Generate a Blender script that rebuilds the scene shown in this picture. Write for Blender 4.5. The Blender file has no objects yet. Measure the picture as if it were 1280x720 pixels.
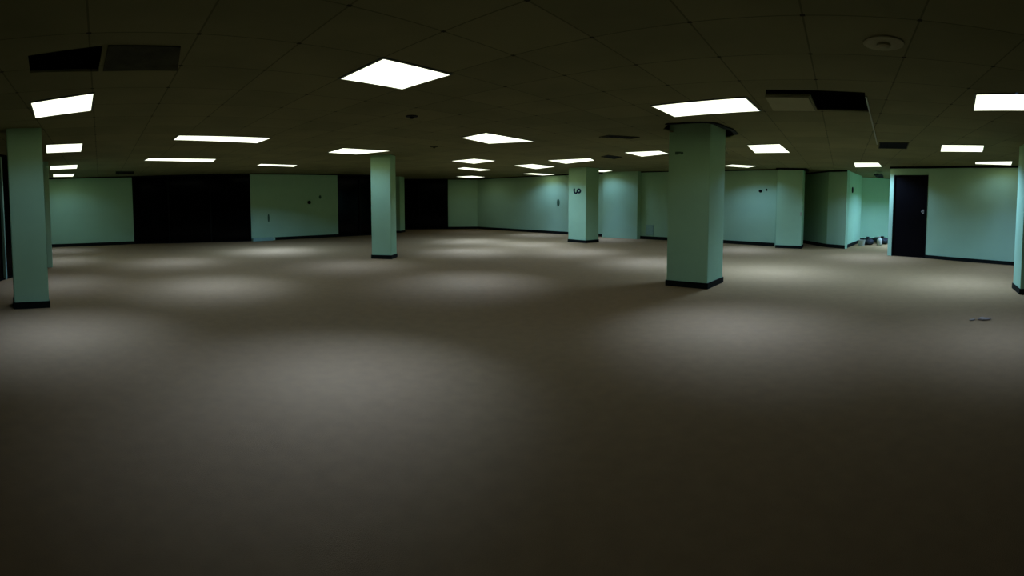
import bpy, bmesh, math, random
from mathutils import Vector
random.seed(4)
C = bpy.context.scene.collection
sc = bpy.context.scene
PI = math.pi
H = 2.684            # underside of the suspended ceiling
EYE = 1.464

# ------------------------------------------------------------------ materials
def mat(name, base, rough=0.8, spec=0.3, var=0.0, scale=5.0, bump=0.0, bscale=80.0, stain=None):
    m = bpy.data.materials.new(name); m.use_nodes = True
    n, l = m.node_tree.nodes, m.node_tree.links
    b = n['Principled BSDF']
    b.inputs['Base Color'].default_value = (*base, 1)
    b.inputs['Roughness'].default_value = rough
    b.inputs['Specular IOR Level'].default_value = spec
    tc = n.new('ShaderNodeTexCoord')
    if var > 0:
        no = n.new('ShaderNodeTexNoise'); no.inputs['Scale'].default_value = scale
        no.inputs['Detail'].default_value = 5
        cr = n.new('ShaderNodeValToRGB')
        cr.color_ramp.elements[0].position = .3; cr.color_ramp.elements[1].position = .7
        cr.color_ramp.elements[0].color = (*[c*(1-var) for c in base], 1)
        cr.color_ramp.elements[1].color = (*[min(1, c*(1+var)) for c in base], 1)
        l.new(tc.outputs['Object'], no.inputs['Vector'])
        l.new(no.outputs['Fac'], cr.inputs['Fac'])
        l.new(cr.outputs['Color'], b.inputs['Base Color'])
    if bump > 0:
        nb = n.new('ShaderNodeTexNoise'); nb.inputs['Scale'].default_value = bscale
        nb.inputs['Detail'].default_value = 3
        bp = n.new('ShaderNodeBump'); bp.inputs['Strength'].default_value = bump
        bp.inputs['Distance'].default_value = .01
        l.new(tc.outputs['Object'], nb.inputs['Vector'])
        l.new(nb.outputs['Fac'], bp.inputs['Height'])
        l.new(bp.outputs['Normal'], b.inputs['Normal'])
    return m

def emis(name, col, strength):
    m = bpy.data.materials.new(name); m.use_nodes = True
    b = m.node_tree.nodes['Principled BSDF']
    b.inputs['Base Color'].default_value = (.7, .75, .75, 1)
    b.inputs['Emission Color'].default_value = (*col, 1)
    b.inputs['Emission Strength'].default_value = strength
    return m

M_wall   = mat('painted_wall', (.34, .53, .30), .7, .12, .04, 1.3, .05, 60)
M_col    = mat('painted_column', (.35, .56, .30), .7, .12, .04, 2.0, .05, 60)
M_base   = mat('rubber_baseboard', (.006, .008, .005), .7, .08, .2, 12)
M_carpet = mat('office_carpet', (.245, .150, .056), .95, .05, .05, 9, .35, 260)
M_frame  = mat('fixture_frame', (.10, .12, .10), .5, .3, .1, 20)
M_black  = mat('black_metal', (.002, .0025, .002), .6, .08, .1, 20)
M_dark   = mat('dark_tile', (.05, .05, .028), .95, .1, .2, 8)
M_door   = mat('black_door', (.002, .0015, .0015), .5, .05, .1, 6)
M_knob   = mat('satin_steel', (.30, .28, .22), .4, .3, .05, 20)
M_pale   = mat('pale_trim', (.24, .40, .28), .7, .2, .06, 10)
M_ink    = mat('black_marker', (.004, .012, .016), .7, .2, .1, 30)
M_stain  = mat('wall_stain', (.05, .11, .055), .8, .1, .3, 14)
M_plastic= mat('white_plastic', (.40, .38, .26), .5, .2, .05, 20)
M_bag    = mat('black_plastic_bag', (.012, .013, .009), .6, .15, .3, 20, .4, 30)
M_deck   = mat('structural_deck', (.03, .03, .02), .95, .1, .2, 3)
M_paper  = mat('crumpled_paper', (.26, .20, .12), .9, .1, .1, 40)
M_rail   = mat('grid_rail', (.30, .30, .2), .5, .3, .05, 20)
M_lit    = emis('lit_diffuser', (.95, 1.0, .76), 1.75)

def glassy(name):
    m = bpy.data.materials.new(name); m.use_nodes = True
    n, l = m.node_tree.nodes, m.node_tree.links
    b = n['Principled BSDF']
    b.inputs['Base Color'].default_value = (.0008, .001, .0012, 1)
    b.inputs['Roughness'].default_value = .12
    b.inputs['Specular IOR Level'].default_value = .04
    tc = n.new('ShaderNodeTexCoord'); no = n.new('ShaderNodeTexNoise')
    no.inputs['Scale'].default_value = .9
    bp = n.new('ShaderNodeBump'); bp.inputs['Strength'].default_value = .1
    bp.inputs['Distance'].default_value = .02
    l.new(tc.outputs['Object'], no.inputs['Vector']); l.new(no.outputs['Fac'], bp.inputs['Height'])
    l.new(bp.outputs['Normal'], b.inputs['Normal'])
    return m
M_glass = glassy('night_glass')

def ceiling_mat():
    """mineral-fibre tiles on a 0.65 m grid, thin dark seams, joints a bit darker"""
    m = bpy.data.materials.new('ceiling_tiles'); m.use_nodes = True
    n, l = m.node_tree.nodes, m.node_tree.links
    b = n['Principled BSDF']; b.inputs['Roughness'].default_value = .9
    b.inputs['Specular IOR Level'].default_value = .12
    tc = n.new('ShaderNodeTexCoord')
    mp = n.new('ShaderNodeMapping'); mp.vector_type = 'TEXTURE'
    mp.inputs['Location'].default_value = (-.91, 3.32, 0)
    mp.inputs['Rotation'].default_value = (0, 0, math.radians(-40))
    mp.inputs['Scale'].default_value = (.645, .66, 1)
    l.new(tc.outputs['Object'], mp.inputs['Vector'])
    sep = n.new('ShaderNodeSeparateXYZ'); l.new(mp.outputs['Vector'], sep.inputs['Vector'])
    def edge(out, w):
        pp = n.new('ShaderNodeMath'); pp.operation = 'PINGPONG'; pp.inputs[1].default_value = .5
        l.new(out, pp.inputs[0])
        lt = n.new('ShaderNodeMath'); lt.operation = 'LESS_THAN'; lt.inputs[1].default_value = w
        l.new(pp.outputs[0], lt.inputs[0]); return lt.outputs[0]
    ex, ey = edge(sep.outputs['X'], .009), edge(sep.outputs['Y'], .009)
    jx, jy = edge(sep.outputs['X'], .022), edge(sep.outputs['Y'], .022)
    mx = n.new('ShaderNodeMath'); mx.operation = 'MAXIMUM'; l.new(ex, mx.inputs[0]); l.new(ey, mx.inputs[1])
    jn = n.new('ShaderNodeMath'); jn.operation = 'MULTIPLY'; l.new(jx, jn.inputs[0]); l.new(jy, jn.inputs[1])
    # each tile aged a little differently, plus blotches
    fl = n.new('ShaderNodeVectorMath'); fl.operation = 'FLOOR'; l.new(mp.outputs['Vector'], fl.inputs[0])
    wn = n.new('ShaderNodeTexWhiteNoise'); wn.noise_dimensions = '2D'; l.new(fl.outputs[0], wn.inputs['Vector'])
    no = n.new('ShaderNodeTexNoise'); no.inputs['Scale'].default_value = 1.6; no.inputs['Detail'].default_value = 5
    l.new(tc.outputs['Object'], no.inputs['Vector'])
    ad = n.new('ShaderNodeMath'); ad.operation = 'MULTIPLY_ADD'; ad.inputs[1].default_value = .35
    l.new(wn.outputs['Value'], ad.inputs[0]); l.new(no.outputs['Fac'], ad.inputs[2])
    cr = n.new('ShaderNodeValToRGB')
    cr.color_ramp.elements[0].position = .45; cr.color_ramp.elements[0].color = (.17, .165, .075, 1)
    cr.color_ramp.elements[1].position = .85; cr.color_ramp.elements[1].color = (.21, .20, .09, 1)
    l.new(ad.outputs[0], cr.inputs['Fac'])
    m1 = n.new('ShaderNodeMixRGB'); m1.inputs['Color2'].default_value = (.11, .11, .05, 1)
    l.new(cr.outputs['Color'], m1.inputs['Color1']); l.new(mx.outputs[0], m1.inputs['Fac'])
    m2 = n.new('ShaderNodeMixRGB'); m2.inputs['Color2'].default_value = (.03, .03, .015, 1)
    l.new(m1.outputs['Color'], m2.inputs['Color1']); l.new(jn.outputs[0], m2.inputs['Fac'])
    l.new(m2.outputs['Color'], b.inputs['Base Color'])
    return m
M_ceil = ceiling_mat()

# ------------------------------------------------------------------ helpers
def link(name, bm, m, parent=None, loc=None, rz=0.0, smooth=False):
    bmesh.ops.recalc_face_normals(bm, faces=bm.faces)
    me = bpy.data.meshes.new(name); bm.to_mesh(me); bm.free()
    if smooth:
        for p in me.polygons: p.use_smooth = True
    me.materials.append(m)
    o = bpy.data.objects.new(name, me); C.objects.link(o)
    if loc is not None: o.location = loc
    o.rotation_euler = (0, 0, rz)
    if parent is not None: o.parent = parent
    return o

def tag(o, label, cat, group=None):
    o['label'] = label; o['category'] = cat
    if group: o['group'] = group
    return o

def thing(name, loc, rz, label, cat, group=None):
    o = bpy.data.objects.new(name, None); C.objects.link(o)
    o.location = loc; o.rotation_euler = (0, 0, rz); o.empty_display_size = .2
    return tag(o, label, cat, group)

def struct(o):
    o['kind'] = 'structure'; return o

def box(bm, x0, x1, y0, y1, z0, z1, bev=0.0):
    vs = [bm.verts.new(p) for p in ((x0,y0,z0),(x1,y0,z0),(x1,y1,z0),(x0,y1,z0),(x0,y0,z1),(x1,y0,z1),(x1,y1,z1),(x0,y1,z1))]
    fs = [bm.faces.new([vs[i] for i in q]) for q in ((3,2,1,0),(4,5,6,7),(0,1,5,4),(1,2,6,5),(2,3,7,6),(3,0,4,7))]
    if bev:
        es = list({e for f in fs for e in f.edges})
        bmesh.ops.bevel(bm, geom=es, offset=bev, segments=2, affect='EDGES')
    return bm

def prism(bm, pts, z0, z1):
    a = [bm.verts.new((x, y, z0)) for x, y in pts]; b = [bm.verts.new((x, y, z1)) for x, y in pts]
    n = len(pts); bm.faces.new(a[::-1]); bm.faces.new(b)
    for i in range(n): bm.faces.new((a[i], a[(i+1) % n], b[(i+1) % n], b[i]))
    return bm

def lathe(bm, prof, n=20, cx=0, cy=0):
    rings = []
    for r, z in prof:
        rings.append([bm.verts.new((cx+r*math.cos(2*PI*k/n), cy+r*math.sin(2*PI*k/n), z)) for k in range(n)])
    for a, b in zip(rings, rings[1:]):
        for k in range(n): bm.faces.new((a[k], a[(k+1) % n], b[(k+1) % n], b[k]))
    bm.faces.new(rings[0][::-1]); bm.faces.new(rings[-1])
    return bm

def seg(p, q, near=1):
    """wall segment geometry: length, angle, unit normal pointing to the room"""
    dx, dy = q[0]-p[0], q[1]-p[1]; L = math.hypot(dx, dy)
    return L, math.atan2(dy, dx)

def wall(name, p, q, z0=0.0, z1=None, th=.12, m=None, parent=None, out=1):
    """box wall from p to q (p on the left seen from the room), body behind the visible face"""
    L, a = seg(p, q); bm = bmesh.new()
    box(bm, 0, L, 0, th*out, z0, H if z1 is None else z1)
    o = link(name, bm, m or M_wall, parent, (p[0], p[1], 0), a)
    return o

def skirting(name, p, q, h=.10):
    L, a = seg(p, q); bm = bmesh.new()
    box(bm, 0, L, -.014, -.001, 0, h)
    bmesh.ops.translate(bm, verts=bm.verts, vec=(0, 0, 0))
    return struct(link(name, bm, M_base, None, (p[0], p[1], 0), a))

def shade_strip(name, p, q, h=.045):  # black strip standing in for the shadow line where wall meets ceiling
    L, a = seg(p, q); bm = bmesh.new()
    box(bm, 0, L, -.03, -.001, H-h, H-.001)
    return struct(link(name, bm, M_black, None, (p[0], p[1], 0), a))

# ------------------------------------------------------------------ room shell
bm = bmesh.new(); box(bm, -16, 16, -6, 24, -.1, 0)
struct(link('floor', bm, M_carpet))

hole_left = [(-2.71,1.70),(-2.30,2.01),(-2.75,2.35),(-3.04,1.92)]
hole_right = [(2.19,3.73),(2.92,3.21),(3.54,3.81),(3.11,4.18),(2.65,3.68),(2.30,3.92)]
hole_column = [(2.10,6.40),(2.02,5.90),(2.30,5.62),(2.50,5.57),(2.78,5.88),(2.88,5.92),(3.10,6.20),(3.24,6.42),(3.30,6.72),(2.90,7.15)]
def holed_slab(outer, holes, z0, z1, m, name):
    bm = bmesh.new()
    for z, flip in ((z0, True), (z1, False)):
        es = []
        for loop in [outer]+holes:
            vs = [bm.verts.new((x, y, z)) for x, y in loop]
            es += [bm.edges.new((vs[i], vs[(i+1) % len(vs)])) for i in range(len(vs))]
        bmesh.ops.triangle_fill(bm, use_beauty=True, edges=es)
    bm.verts.ensure_lookup_table()
    # sides
    k = sum(len(x) for x in [outer]+holes); s = 0
    for loop in [outer]+holes:
        n = len(loop)
        for i in range(n):
            a, b = bm.verts[s+i], bm.verts[s+(i+1) % n]
            c, d = bm.verts[k+s+(i+1) % n], bm.verts[k+s+i]
            bm.faces.new((a, b, c, d))
        s += n
    return struct(link(name, bm, m))
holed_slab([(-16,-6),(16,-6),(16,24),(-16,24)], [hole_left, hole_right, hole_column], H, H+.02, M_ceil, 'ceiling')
bm = bmesh.new(); box(bm, -16, 16, -6, 24, 3.45, 3.6)
struct(link('ceiling_deck', bm, M_deck))

# walls, seen from the room left to right
P_strip0, P_strip1 = (-8.56, 5.58), (-8.44, 5.68)
struct(wall('wall_left', (-12.90, 8.37), P_strip1, th=.10, out=-1))
struct(wall('wall_left', P_strip0, P_strip1, th=.02))
W1a, W1b = (-13.08, 8.52), (-11.41, 11.02)
struct(wall('wall_left', W1a, W1b))
skirting('baseboard_left', W1a, W1b, .12); shade_strip('shade_strip_1', W1a, W1b)
W2a, W2b = (-8.34, 13.51), (-6.22, 16.10)
struct(wall('wall_left', W2a, W2b))
skirting('baseboard_left', (-7.80, 14.17), W2b, .12); shade_strip('shade_strip_1', W2a, W2b)

def window(name, p, q, mull=(), z0=.0, curb=0.0):
    """floor-to-ceiling dark glazing: pane, frame and mullions"""
    L, a = seg(p, q)
    e = bpy.data.objects.new(name, None); C.objects.link(e); e.location = (p[0], p[1], 0); e.rotation_euler = (0, 0, a)
    e.empty_display_size = .2
    struct(e)
    bm = bmesh.new(); box(bm, .02, L-.02, .05, .062, z0+.03, H-.03); link('pane', bm, M_glass, e)
    bm = bmesh.new()
    box(bm, 0, L, .02, .09, z0, z0+.035); box(bm, 0, L, .02, .09, H-.06, H)
    box(bm, 0, .03, .02, .09, z0, H); box(bm, L-.03, L, .02, .09, z0, H)
    link('window_frame', bm, M_black, e)
    for u, mm in mull:
        bm = bmesh.new(); box(bm, u-.022, u+.022, .0, .10, z0, H-.06); link('mullion', bm, mm, e)
    return e
window('window_1', (-6.75, 2.85), P_strip0, ((1.47, M_pale),))
# low plinth strip under the left glazing
window('window_2', W1b, W2a, ((1.2, M_black), (2.6, M_black)))
window('window_3', W2b, (-4.98, 17.35), ((.9, M_black),))
window('window_3', (-4.98, 17.35), (-5.40, 20.75))
window('window_4', (-5.40, 20.75), (-2.90, 21.30), ((1.25, M_black),))

back = [(-2.90,21.30),(-1.58,21.55),(2.07,17.83),(2.92,16.85),(5.07,14.66),(6.42,13.26),(7.46,11.71)]
for i, (a, b) in enumerate(zip(back, back[1:])):
    struct(wall('wall_back', a, b)); skirting('baseboard_back', a, b, .12); shade_strip('shade_strip_2', a, b, .04)
# shallow projecting bay in the back wall
bay = [(2.98, 16.62), (3.17,16.32),(4.16,15.30),(4.34,15.52)]
bm = bmesh.new(); prism(bm, [(3.17,16.32),(4.16,15.30),(4.40,15.50),(3.30,16.60)], 0, H)
struct(link('wall_back', bm, M_wall))
# recess and return walls to the right of the far column
rec = [(7.46,11.71),(8.35,12.95),(8.98,12.85),(8.72,11.04),(8.90,10.40)]
for a, b in zip(rec, rec[1:]):
    struct(wall('wall_right', a, b)); skirting('baseboard_right', a, b, .12); shade_strip('shade_strip_3', a, b, .05)
struct(wall('wall_right', (8.975,10.459), (10.97,12.03), th=.12)); skirting('baseboard_right', (8.93,10.424), (10.97,12.03), .12)
struct(wall('wall_alcove', (10.97,12.03), (11.35,12.50)))
struct(wall('wall_alcove', (11.35,12.50), (13.80,11.80)))
skirting('baseboard_alcove', (10.97,12.03), (11.35,12.50), .12)
skirting('baseboard_alcove', (11.35,12.50), (13.80,11.80), .12)
struct(wall('wall_alcove', (13.80,11.80), (13.80,9.90)))
struct(wall('wall_alcove', (13.80,9.90), (8.74,8.47), th=.10))
# door wall: header over the door, then the long wall to the right
D0, D1 = (8.72, 8.35), (9.03, 7.48)
struct(wall('wall_right', (8.695, 8.47), D0))
struct(wall('wall_right', D0, D1, 2.42, H))
struct(wall('wall_right', D1, (9.48, 5.01))); struct(wall('wall_right', (9.48, 5.01), (9.9, .5)))
struct(wall('wall_right', (9.9, .5), (9.9, -5)))
skirting('baseboard_right', D1, (9.48, 5.01), .10); skirting('baseboard_right', (9.48, 5.01), (9.9, .5), .10)
shade_strip('shade_strip_3', (8.695, 8.47), D1, .06); shade_strip('shade_strip_3', D1, (9.48, 5.01), .06)
struct(wall('wall_rear', (9.9, -5), (-6.6, -5)))
struct(wall('wall_left', (-6.6, -5), (-6.75, 2.85)))

# door: slab, casing, lever
L, a = seg(D0, D1)
d = bpy.data.objects.new('door_1', None); C.objects.link(d); d.location = (*D0, 0); d.rotation_euler = (0, 0, a); struct(d)
bm = bmesh.new(); box(bm, .03, L-.03, .02, .065, .006, 2.40, .003); link('door_leaf', bm, M_door, d)
bm = bmesh.new(); box(bm, .0, .03, -.012, .11, 0, 2.42); box(bm, L-.03, L, -.012, .11, 0, 2.42); box(bm, .0, L, -.012, .11, 2.40, 2.43)
link('door_frame', bm, M_black, d)
bm = bmesh.new()
box(bm, L-.135, L-.085, .012, .022, 1.30, 1.42, .003)
lathe(bm, [(.012, 0), (.012, .04), (.026, .05), (.028, .065), (.018, .075)], 16)
vs = [v for v in bm.verts if v.co.z < .2]
for v in vs: v.co = Vector((L-.11+v.co.x, .014-v.co.z, 1.36+v.co.y))
link('door_knob', bm, M_knob, d, smooth=False)

# ------------------------------------------------------------------ columns
def column(loc, w, dpt, rz, label, h=H, base=.10, top_shade=False, group='square structural columns'):
    t = thing('column', (loc[0], loc[1], 0), rz, label, 'column', group)
    bm = bmesh.new(); box(bm, -w/2, w/2, -dpt/2, dpt/2, 0, h, .006); link('shaft', bm, M_col, t)
    if top_shade:  # black band added as the ceiling's shadow around the column top
        bm = bmesh.new(); box(bm, -w/2-.05, w/2+.10, -dpt/2-.04, dpt/2+.06, h-.06, h-.002); link('top_shade_band', bm, M_black, t)
    if base:
        bm = bmesh.new(); e = .014
        prism(bm, [(-w/2-e,-dpt/2-e),(w/2+e,-dpt/2-e),(w/2+e,dpt/2+e),(-w/2-e,dpt/2+e)], .0005, base)
        link('baseboard', bm, M_base, t)
    return t
def from_corner(corner, w, dpt, rz, which):
    """centre of a column whose given local corner (sx,sy) sits at 'corner'"""
    lx, ly = which[0]*w/2, which[1]*dpt/2
    c, s = math.cos(rz), math.sin(rz)
    return (corner[0]-(lx*c-ly*s), corner[1]-(lx*s+ly*c))
R = math.radians
# nearest column: its front corner at (2.77, 6.22)
rz = R(-45); column(from_corner((2.745,6.20), .655, .66, rz, (1,-1)), .655, .66, rz,
    'large pale green square column in front, with broken ceiling tile around its top', h=3.45)
rz = R(-3);  column(from_corner((-2.61,9.93), .45, .40, rz, (1,-1)), .45, .40, rz,
    'free-standing pale green column left of centre, in front of black glazing')
rz = R(-50); column(from_corner((2.21,13.99), .72, .60, rz, (1,-1)), .72, .60, rz,
    'distant pale green column with a black scrawl on its upper left face')
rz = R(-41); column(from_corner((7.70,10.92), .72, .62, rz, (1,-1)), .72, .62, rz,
    'pale blue-green column standing just before the dark wall recess', top_shade=True)
rz = R(62);  column(from_corner((-4.995,3.285), .44, .35, rz, (1,-1)), .44, .35, rz,
    'pale column at far left edge with thick black baseboard')
rz = R(-9);  column((-4.70,18.86), .50, .50, rz,
    'most distant column, a thin lit strip behind the column left of centre')
rz = R(40);  column(from_corner((6.66,3.66), .58, .58, rz, (1,1)), .58, .58, rz,
    'column cut off by the right edge of the view')

# ------------------------------------------------------------------ ceiling lights
LIGHTS = [
 (((-1.39,3.72),(-.91,3.32),(-.50,3.85),(-.99,4.24)), 34, 'largest lit square ceiling panel, high left of centre, alone in dark ceiling'),
 (((-3.85,2.43),(-3.28,2.73),(-3.86,3.17),(-4.45,2.86)), 26, 'lit ceiling panel at upper left, directly below the black missing tile'),
 (((-6.24,4.19),(-5.88,4.63),(-6.71,5.24),(-7.11,4.77)), 20, 'lit ceiling panel touching the top of the far left column'),
 (((-9.21,6.28),(-8.77,6.73),(-9.55,7.30),(-10.07,6.84)), 22, 'middle-sized panel in the far left row, between two other slim lights'),
 (((-11.33,7.80),(-11.06,8.36),(-11.94,8.96),(-12.20,8.39)), 18, 'smallest and lowest light in the row beside the far left column'),
 (((-4.81,5.58),(-4.47,5.31),(-3.60,6.48),(-4.08,6.86)), 30, 'long lit ceiling panel before the wide black glazing, larger one of two'),
 (((-7.34,7.50),(-6.99,7.28),(-6.19,8.60),(-6.67,9.11)), 24, 'long slim light close above the wide black glazing'),
 (((-6.42,10.77),(-6.13,10.48),(-5.57,11.45),(-5.89,11.88)), 46, 'short slim light above the wall with a single black dot'),
 (((-3.65,8.96),(-3.12,8.40),(-2.42,9.22),(-3.25,9.58)), 20, 'lit ceiling panel meeting the top of the column left of centre'),
 (((-.80,7.62),(-.39,7.13),(.37,8.13),(-.41,8.41)), 32, 'bright diamond shaped panel near the middle, nearest of the central row'),
 (((-1.52,11.87),(-.91,11.36),(-.42,11.95),(-1.02,12.77)), 40, 'second light back in the central row, behind the bright diamond panel'),
 (((-1.70,14.57),(-1.43,14.10),(-.67,15.36),(-1.07,15.80)), 44, 'thin light third back in the central row'),
 (((-2.29,19.28),(-1.59,18.81),(-1.14,19.78),(-1.72,20.36)), 14, 'dim light at the very back of the central row by the dark corner'),
 (((.06,13.53),(.55,13.0),(1.26,13.90),(.75,14.87)), 44, 'slim light left of the one over the scrawled column, slightly lower'),
 (((.89,11.80),(1.84,11.09),(2.03,11.59),(1.45,12.71)), 40, 'lit ceiling panel directly above the scrawled column'),
 (((.41,17.57),(.72,17.06),(1.63,17.90),(1.20,18.45)), 32, 'dim thin light hard against the back wall, left of scrawled column'),
 (((2.56,15.86),(2.80,15.17),(3.28,15.22),(3.13,15.91)), 30, 'dim small light just right of the scrawled column top'),
 (((2.31,9.56),(2.89,9.02),(3.23,9.44),(2.88,10.25)), 40, 'lit ceiling panel partly hidden by the left side of the largest column'),
 (((1.47,4.88),(2.17,4.09),(2.61,4.57),(1.91,5.38)), 34, 'long lit ceiling panel just in front of the largest column, beside an open tile'),
 (((3.97,7.35),(4.32,6.85),(5.16,7.80),(4.68,8.33)), 44, 'lit ceiling panel between the largest column and the recess column'),
 (((5.62,11.74),(5.60,11.20),(6.31,11.16),(6.41,11.80)), 34, 'small dim light right behind the largest column near the wall'),
 (((7.42,8.43),(7.72,7.93),(8.50,8.60),(8.22,9.30)), 26, 'small lit panel in front of the alcove opening left of the black door'),
 (((6.02,4.73),(6.32,4.12),(7.00,4.59),(6.69,5.28)), 42, 'lit ceiling panel above and right of the black door'),
 (((8.44,5.69),(8.54,4.85),(9.20,5.25),(8.80,5.94)), 20, 'slim light above the long right wall, touching the right edge column'),
 (((3.51,2.39),(3.71,1.88),(4.31,2.15),(4.06,2.79)), 30, 'bright panel cut off by the upper right edge of the view'),
 (((10.9,9.8),(11.4,9.5),(11.75,9.95),(11.25,10.25)), 34, 'ceiling panel lighting the alcove behind the black door'),
]
LCOL = (.44, .78, 1.62)
NCOL = (.50, .80, 1.95)
WIDE, NARROW = .62, .46
# how open each fitting's louvre is: some throw little light sideways, some a lot
WMUL = {0: .4, 18: .15, 9: .35, 17: .4, 19: 2.6, 22: 2.4, 23: .25, 3: .8, 4: .6, 1: .3, 2: .4, 7: 1.8, 12: .3, 16: .45, 15: .7, 11: 1.3, 8: .7, 24: .3, 14: .7, 25: 5.0, 21: 2.2}
NMUL = {0: 1.05, 18: 1.15, 12: .3, 24: .5, 19: .7, 22: .5, 23: .6}
AIMS = {0: (-.38, -.95), 18: (.15, -.8), 9: (-.45, -.8), 1: (.1, -.3), 24: (0, -.2), 25: (0, 0)}
def inset(poly, d):
    cx = sum(p[0] for p in poly)/4; cy = sum(p[1] for p in poly)/4
    out = []
    for x, y in poly:
        r = math.hypot(x-cx, y-cy); out.append((cx+(x-cx)*(1-d/r), cy+(y-cy)*(1-d/r)))
    return out
for i, (poly, power, label) in enumerate(LIGHTS):
    cx = sum(p[0] for p in poly)/4; cy = sum(p[1] for p in poly)/4
    t = thing('ceiling_light', (cx, cy, H), 0, label, 'ceiling light', 'recessed ceiling lights')
    loc = [(x-cx, y-cy) for x, y in poly]
    # diffuser lens, slightly dished
    bm = bmesh.new(); prism(bm, loc, -.012, -.004); link('diffuser', bm, M_lit, t)
    # metal trim around it
    outer = inset(loc, -.022); bm = bmesh.new(); n = 4
    rings = [[bm.verts.new((x, y, z)) for x, y in ring] for ring, z in ((outer, -.001), (outer, -.010), (loc, -.014), (loc, -.001))]
    for a_, b_ in zip(rings, rings[1:]+rings[:1]):
        for k in range(4): bm.faces.new((a_[k], a_[(k+1) % 4], b_[(k+1) % 4], b_[k]))
    link('trim_frame', bm, M_frame, t)
    e1 = (loc[1][0]-loc[0][0], loc[1][1]-loc[0][1])
    ax, ay = AIMS.get(i, (0, -.45))          # the louvres throw the light a little towards the near side
    for spread, share in ((138, WIDE), (60, NARROW)):   # soft wide part and the tight beam of the parabolic louvre
        la = bpy.data.lights.new('troffer_lamp', 'AREA'); la.shape = 'RECTANGLE'
        la.size = .55; la.size_y = .55
        la.energy = power*share*(WMUL.get(i, 1.0) if spread > 100 else NMUL.get(i, 1.0)); la.color = LCOL if spread > 100 else NCOL; la.spread = R(spread)
        lo = bpy.data.objects.new('troffer_lamp', la); C.objects.link(lo); lo.parent = t
        lo.location = (0, 0, -.02)
        lo.rotation_euler = (0, 0, math.atan2(e1[1], e1[0])) if spread > 100 else Vector((ax, ay, -2.66)).to_track_quat('-Z', 'Y').to_euler()

# ------------------------------------------------------------------ ceiling details
# vents: dark louvred grilles
def vent(poly, label):
    cx = sum(p[0] for p in poly)/4; cy = sum(p[1] for p in poly)/4
    t = thing('air_vent', (cx, cy, H), 0, label, 'air vent', 'dark ceiling vents')
    P = [Vector((x-cx, y-cy)) for x, y in poly]
    I = [Vector(p) for p in inset([tuple(p) for p in P], .03)]
    bm = bmesh.new()
    rings = [[bm.verts.new((p.x, p.y, z)) for p in ring] for ring, z in ((P, -.001), (P, -.012), (I, -.012), (I, -.001))]
    for a_, b_ in zip(rings, rings[1:]+rings[:1]):
        for k in range(4): bm.faces.new((a_[k], a_[(k+1) % 4], b_[(k+1) % 4], b_[k]))
    link('vent_frame', bm, M_dark, t)
    bm = bmesh.new(); prism(bm, [tuple(p) for p in I], -.004, -.001); link('backing', bm, M_black, t)
    for k in range(1, 7):
        u = k/7; a_ = I[0].lerp(I[3], u); b_ = I[1].lerp(I[2], u)
        dv = (I[3]-I[0])*.02
        bm = bmesh.new(); prism(bm, [tuple(a_), tuple(b_), tuple(b_+dv), tuple(a_+dv)], -.011, -.0045); link('slat', bm, M_black, t)
vent([(1.38,7.46),(1.48,7.22),(2.00,7.27),(1.93,7.50)], 'dark slim ceiling vent left of the largest column top')
vent([(2.01,10.64),(2.10,10.24),(2.51,10.59),(2.44,11.14)], 'dark ceiling vent just left of the panel hidden by the largest column')
vent([(5.30,5.44),(5.59,5.06),(6.14,5.60),(5.83,6.00)], 'dark rectangular ceiling vent above left of the black door')
vent([(-9.99,9.03),(-9.77,9.55),(-10.60,10.33),(-10.82,9.76)], 'faint dark ceiling vent near the left end of the wide black glazing')

# dark replacement tile beside the left missing tile
bm = bmesh.new(); prism(bm, [(-2.27,2.03),(-1.98,2.40),(-2.34,2.79),(-2.71,2.36)], H-.010, H-.0005)
tag(link('ceiling_tile', bm, M_dark, loc=(0,0,0)), 'dark stained ceiling tile right beside the black missing tile at upper left', 'ceiling tile')
# tile sagging between the bright panel and the open hole
bm = bmesh.new(); prism(bm, [(2.315,3.95),(2.64,3.70),(3.08,4.17),(2.72,4.46)], H-.016, H-.002)
tag(link('ceiling_tile', bm, mat('pale_tile', (.34,.33,.18), .9, .1, .05, 5), loc=(0,0,0)), 'paler loose ceiling tile between bright panel and black hole', 'ceiling tile')
# exposed metal grid rail running back from the hole
L, a = seg((3.02,3.30), (5.45,5.64)); bm = bmesh.new(); box(bm, 0, L, -.008, .008, -.012, -.0005)
o = link('ceiling_rail', bm, M_rail, None, (3.02,3.30,H), a); tag(o, 'thin pale metal ceiling grid rail running back from the black hole', 'ceiling rail')
# ragged tile edges around the big column
def ragged(pts, w0, w1, zt, name, label):
    bm = bmesh.new(); a_, b_ = [], []
    for i, (x, y) in enumerate(pts):
        a_.append((x, y)); 
    up, dn = [], []
    for i, (x, y) in enumerate(pts):
        j = random.uniform(w0, w1); up.append((x, y)); dn.append((x+j*.2, y-j))
    for z in (H-.018, H-.002):
        pass
    n = len(pts)
    V = [[bm.verts.new((x, y, H-.018)) for x, y in up], [bm.verts.new((x, y, H-.018)) for x, y in dn],
         [bm.verts.new((x, y, H-.002)) for x, y in up], [bm.verts.new((x, y, H-.002)) for x, y in dn]]
    for i in range(n-1):
        bm.faces.new((V[0][i],V[0][i+1],V[1][i+1],V[1][i])); bm.faces.new((V[2][i],V[3][i],V[3][i+1],V[2][i+1]))
        bm.faces.new((V[0][i],V[2][i],V[2][i+1],V[0][i+1])); bm.faces.new((V[1][i],V[1][i+1],V[3][i+1],V[3][i]))
    bm.faces.new((V[0][0],V[1][0],V[3][0],V[2][0])); bm.faces.new((V[0][-1],V[2][-1],V[3][-1],V[1][-1]))
    return tag(link(name, bm, M_black), label, 'tile edge')
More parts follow.
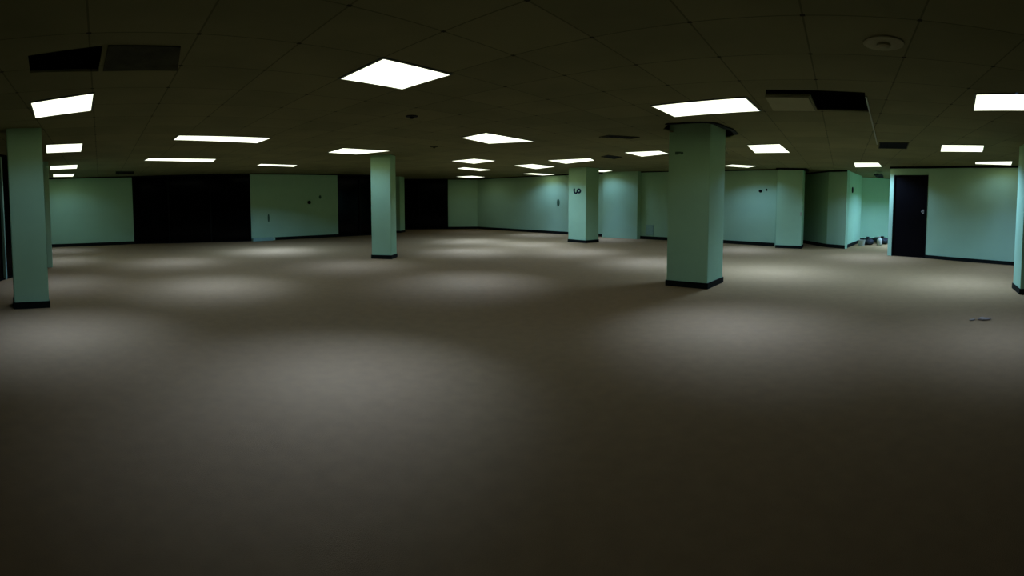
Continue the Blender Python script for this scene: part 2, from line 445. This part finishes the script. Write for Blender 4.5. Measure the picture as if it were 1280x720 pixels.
ragged([(1.98,5.95),(2.10,5.86),(2.20,5.76),(2.32,5.66),(2.44,5.60),(2.56,5.66),(2.68,5.79),(2.80,5.90),(2.92,5.97),(3.06,6.12),(3.20,6.34)],
       .05, .12, 0, 'broken_tile_edge', 'ragged black broken tile edge in front of the largest column top')

def disc_fixture(name, x, y, r, label, cat, m):
    t = thing(name, (x, y, H), 0, label, cat)
    bm = bmesh.new(); lathe(bm, [(r, -.001), (r, -.010), (r*.9, -.014)], 24); link('rim', bm, m, t)
    bm = bmesh.new(); lathe(bm, [(r*.35, -.0145), (r*.35, -.03), (r*.2, -.04)], 16); link('cap', bm, m, t)
disc_fixture('smoke_detector', -1.20, 5.63, .075, 'small dark round ceiling fitting just behind the largest square panel', 'smoke detector', M_black)
disc_fixture('smoke_detector', -1.45, 8.78, .075, 'tiny dark ceiling fitting just left of the bright diamond panel', 'smoke detector', M_dark)
disc_fixture('ceiling_speaker', 2.11, 2.16, .13, 'faint round ceiling fitting at upper right, nearer than the black hole', 'speaker', mat('old_white', (.33,.32,.18), .8, .1, .05, 20))

# ------------------------------------------------------------------ marks and small things on the walls
def on_wall(p, q, u, z):
    L, a = seg(p, q); c, s = math.cos(a), math.sin(a)
    return (p[0]+c*u, p[1]+s*u, z), a
def blob(name, p, q, u, z, w, h, m, label, cat, depth=.03, off=0.0):
    (x, y, zz), a = on_wall(p, q, u, z)
    bm = bmesh.new(); n = 14
    prof = [(1.0, 0), (1.0, .5), (.82, .85), (.4, 1.0)]
    rings = []
    for r, d in prof:
        rings.append([bm.verts.new((r*w/2*math.cos(2*PI*k/n), -.001-off-depth*d, r*h/2*math.sin(2*PI*k/n))) for k in range(n)])
    for A, B in zip(rings, rings[1:]):
        for k in range(n): bm.faces.new((A[k], A[(k+1) % n], B[(k+1) % n], B[k]))
    bm.faces.new(rings[0]); bm.faces.new(rings[-1])
    return tag(link(name, bm, m, None, (x, y, zz), a), label, cat)

blob('wall_fitting', W2a, W2b, 2.18, 1.50, .13, .15, M_black, 'round black fitting on the lit wall left of the central black glazing', 'wall fitting', .05)
blob('wall_fitting', W2a, W2b, 2.62, 1.72, .09, .15, M_stain, 'small dim fitting up right of the round black one', 'wall fitting', .02)
blob('wall_scuff', W2a, W2b, .63, .90, .07, .34, M_stain, 'narrow dark scuff low on wall, near the wide black glazing', 'mark', .004)
W3a, W3b = back[1], back[2]
blob('wall_fitting', W3a, W3b, 4.80, 1.42, .13, .34, M_stain, 'tall dark stain-like fitting on back wall, left of the scrawled column', 'wall fitting', .02)
W5a, W5b = back[5], back[6]
blob('wall_fitting', W5a, W5b, 1.22, 1.92, .11, .10, M_black, 'black fitting high on wall left of the recess column', 'wall fitting', .03)
blob('wall_fitting', W5a, W5b, 1.42, 1.97, .06, .08, M_black, 'tiny dark speck beside the black fitting, near the recess column', 'wall fitting', .02)
blob('wall_fitting', (8.90,10.40), (10.97,12.03), .85, 2.05, .18, .22, M_black, 'black fitting high on the bright wall end by the alcove', 'wall fitting', .03)
# pale low plinth at the foot of the lit wall
L, a = seg(W2a, W2b); bm = bmesh.new(); box(bm, .0, .72, -.16, -.016, 0, .13, .008)
tag(link('wall_plinth', bm, M_pale, None, (*W2a, 0), a), 'low pale ledge at foot of wall beside the wide black glazing', 'ledge')
# low hatch outline on the back wall behind the largest column
p, q = back[3], back[4]; (x, y, z), a = on_wall(p, q, 2.35, .16)
bm = bmesh.new(); box(bm, -.15, .15, -.018, -.001, .0, .42, .004)
hatch = tag(link('wall_panel', bm, M_pale, None, (x, y, z), a), 'small pale access panel low on wall, left of the largest column', 'wall panel')

# black scrawl on the distant column (painted marks, left face)
rz = R(-50); cc = from_corner((2.21,13.99), .72, .60, rz, (1,-1))
def tube(bm, pts, r, n=8):
    rings = []
    for i, p in enumerate(pts):
        p = Vector(p); d = (Vector(pts[min(i+1, len(pts)-1)])-Vector(pts[max(i-1, 0)])).normalized()
        up = Vector((0, 1, 0)) if abs(d.y) < .9 else Vector((1, 0, 0))
        e1 = d.cross(up).normalized(); e2 = d.cross(e1).normalized()
        rings.append([bm.verts.new(p+e1*r*math.cos(2*PI*k/n)+e2*r*math.sin(2*PI*k/n)) for k in range(n)])
    for A, B in zip(rings, rings[1:]):
        for k in range(n): bm.faces.new((A[k], A[(k+1) % n], B[(k+1) % n], B[k]))
    bm.faces.new(rings[0][::-1]); bm.faces.new(rings[-1])
bm = bmesh.new()
tube(bm, [(-.115,0,.11),(-.12,0,.04),(-.10,0,-.04),(-.05,0,-.07),(0,0,-.02),(.02,0,.05)], .034)
arc = [(.07+.065*math.cos(t), 0, .02+.06*math.sin(t)) for t in [k*2*PI/12 for k in range(13)]]
tube(bm, arc, .032)
for v in bm.verts: v.co.y = v.co.y*.12
o = link('black_scrawl', bm, M_ink, None, (cc[0], cc[1], 0), rz, smooth=True)
o.location = (cc[0]+math.cos(rz)*.0-math.sin(rz)*(-.3055), cc[1]+math.sin(rz)*.0+math.cos(rz)*(-.3055), 1.83)
tag(o, 'black looping scrawl painted on the upper left face of distant column', 'scrawl')

# scuff near the top of the largest column and the white clip at its right edge
rz = R(-45); cc = from_corner((2.745,6.20), .655, .66, rz, (1,-1)); c_, s_ = math.cos(rz), math.sin(rz)
def colpt(lx, ly, z): return (cc[0]+lx*c_-ly*s_, cc[1]+lx*s_+ly*c_, z)
bm = bmesh.new()
for k, (x0, z0, w, h) in enumerate(((0,0,.055,.05), (.05,.008,.045,.03), (.09,-.004,.04,.042))):
    box(bm, x0, x0+w, -.006, -.001, z0-h/2, z0+h/2, .002)
o = link('column_scuff', bm, M_stain, None, colpt(-.22, -.330, 2.32), rz); tag(o, 'dark smudge high on the left face of the largest column', 'mark')
bm = bmesh.new(); tube(bm, [(0,0,.09),(.012,0,.05),(.010,0,.0),(.03,0,-.045),(.042,0,-.05)], .009)
o = link('wire_clip', bm, M_plastic, None, colpt(.340, .30, 2.42), rz, smooth=True); tag(o, 'small white curled clip at top right edge of the largest column', 'clip')
# little white switch on the edge of the recess column
rz = R(-41); cc = from_corner((7.70,10.92), .72, .62, rz, (1,-1)); c_, s_ = math.cos(rz), math.sin(rz)
bm = bmesh.new(); box(bm, -.025, .012, -.012, -.001, -.06, .06, .002); box(bm, -.016, -.002, -.018, -.012, -.015, .015, .001)
o = link('light_switch', bm, M_plastic, None, colpt(.34, -.31, 1.16), rz); tag(o, 'tiny white switch on the right edge of the recess column', 'switch')

# ------------------------------------------------------------------ things in the alcove and on the carpet
t = thing('rubbish_bag', (10.55, 11.20, 0), .3, 'slumped black bag on alcove floor, leftmost of the heap', 'bag')
def lump(name, parent, r, h, m, seed, kx=1, ky=1):
    random.seed(seed); bm = bmesh.new(); bmesh.ops.create_icosphere(bm, subdivisions=3, radius=1)
    ph = [random.uniform(0, 6) for _ in range(6)]
    for v in bm.verts:
        x, y, z = v.co
        d = 1+.12*math.sin(5*x+ph[0])+.10*math.sin(7*y+ph[1])+.08*math.sin(9*z+ph[2])+.05*math.sin(15*(x+y)+ph[3])
        v.co = Vector((x*r*d*kx, y*r*d*ky, max(0.001, (z*.5+.42)*h*d)))
    return link(name, bm, m, parent, smooth=True)
lump('bag_body', t, .22, .24, M_bag, 1)
bm = bmesh.new(); lathe(bm, [(.02,.20),(.035,.24),(.06,.30),(.05,.31)], 10); link('knot', bm, M_bag, t)
t2 = thing('rubbish_bag', (11.22, 11.20, 0), 1.3, 'black bag on alcove floor, right of the white bottle', 'bag')
lump('bag_body', t2, .22, .26, M_bag, 5, 1.2, .9)
bm = bmesh.new(); lathe(bm, [(.02,.20),(.035,.25),(.07,.30),(.05,.31)], 10); link('knot', bm, M_bag, t2)
t3 = thing('plastic_jug', (10.72, 10.82, 0), .2, 'upright pale jug among black bags on alcove floor', 'jug')
bm = bmesh.new(); lathe(bm, [(.075,0.001),(.085,.02),(.085,.20),(.06,.26),(.03,.29),(.03,.31)], 20); link('jug_body', bm, M_plastic, t3, smooth=True)
bm = bmesh.new(); lathe(bm, [(.036,.31),(.036,.34),(.03,.345)], 16); link('jug_cap', bm, M_plastic, t3)
t4 = thing('bucket', (10.12, 11.02, 0), 0, 'small pale bucket at left of the heap in alcove', 'bucket')
bm = bmesh.new(); lathe(bm, [(.09,.001),(.115,.20),(.122,.20),(.122,.215),(.11,.215),(.09,.02)], 24); link('bucket_body', bm, M_plastic, t4, smooth=False)
bm = bmesh.new(); tube(bm, [(.12*math.cos(k*PI/10), .02, .205-.10*math.sin(k*PI/10)) for k in range(11)], .004); link('bucket_handle', bm, M_black, t4)
t5 = thing('cardboard_box', (11.55, 11.62, 0), R(-20), 'dark open box at the right end of the alcove heap', 'box')
bm = bmesh.new(); box(bm, -.17,.17,-.12,.12,0.001,.012); box(bm,-.17,-.16,-.12,.12,.012,.22); box(bm,.16,.17,-.12,.12,.012,.22); box(bm,-.16,.16,-.12,-.11,.012,.22); box(bm,-.16,.16,.11,.12,.012,.22)
link('box_body', bm, M_bag, t5)
bm = bmesh.new(); box(bm,-.17,.17,-.21,-.12,.19,.197); link('flap', bm, M_bag, t5)

# hanging torn tile and wires in the alcove ceiling
t6 = thing('hanging_tile', (9.75, 9.96, H), R(30), 'dark torn tile hanging from alcove ceiling above the heap', 'ceiling tile')
bm = bmesh.new()
pts = [(-.32,-.10),(-.15,-.14),(.05,-.12),(.30,-.06),(.36,.08),(.12,.12),(-.20,.10)]
prism(bm, pts, -.16, -.14)
for v in bm.verts: v.co.z += -v.co.x*.12 + .02*math.sin(v.co.y*30)
link('torn_board', bm, M_black, t6)
for k, (x, y) in enumerate(((-.25,0),(.0,.05),(.26,.0))):
    bm = bmesh.new(); tube(bm, [(x,y,-.005),(x+.02,y,-.06),(x-.01,y,-.11),(x,y,-.13-x*.12)], .006); link('wire', bm, M_plastic, t6)

# small litter on the carpet at right
t7 = tag(lump('crumpled_paper', None, .055, .035, M_paper, 9, 1.4, .7), 'small crumpled paper scrap on carpet near the right edge', 'litter')
t7.location = (4.50, 2.83, 0); t7.rotation_euler = (0, 0, R(-40))
t8 = tag(lump('paper_scrap', None, .03, .018, M_paper, 12, 1.5, .8), 'tiny scrap on the carpet just left of the crumpled paper', 'litter')
t8.location = (4.40, 2.92, 0)

# ------------------------------------------------------------------ world, camera, view
w = bpy.data.worlds.new('night'); sc.world = w; w.use_nodes = True
w.node_tree.nodes['Background'].inputs['Color'].default_value = (.0, .0, .0, 1)
cam = bpy.data.cameras.new('camera'); co = bpy.data.objects.new('camera', cam); C.objects.link(co)
F, S, CY = 590.0, .85, 275.0
pitch = math.atan(23/(F*S))
co.location = (0, 0, EYE); co.rotation_euler = (PI/2-pitch, 0, 0)
cam.type = 'PANO'
for tgt in (cam,):
    try:
        tgt.panorama_type = 'CENTRAL_CYLINDRICAL'
        tgt.central_cylindrical_range_u_min = -640/F; tgt.central_cylindrical_range_u_max = 640/F
        tgt.central_cylindrical_range_v_max = CY/(F*S); tgt.central_cylindrical_range_v_min = -(720-CY)/(F*S)
        tgt.central_cylindrical_radius = 1.0
    except Exception as ex:
        print('cam', ex)
sc.camera = co
sc.view_settings.view_transform = 'Standard'; sc.view_settings.look = 'None'
sc.view_settings.gamma = 1; sc.view_settings.use_curve_mapping = False
sc.view_settings.exposure = 0.0
try:
    sc.cycles.use_denoising = True; sc.cycles.max_bounces = 8; sc.cycles.diffuse_bounces = 5
except Exception: pass
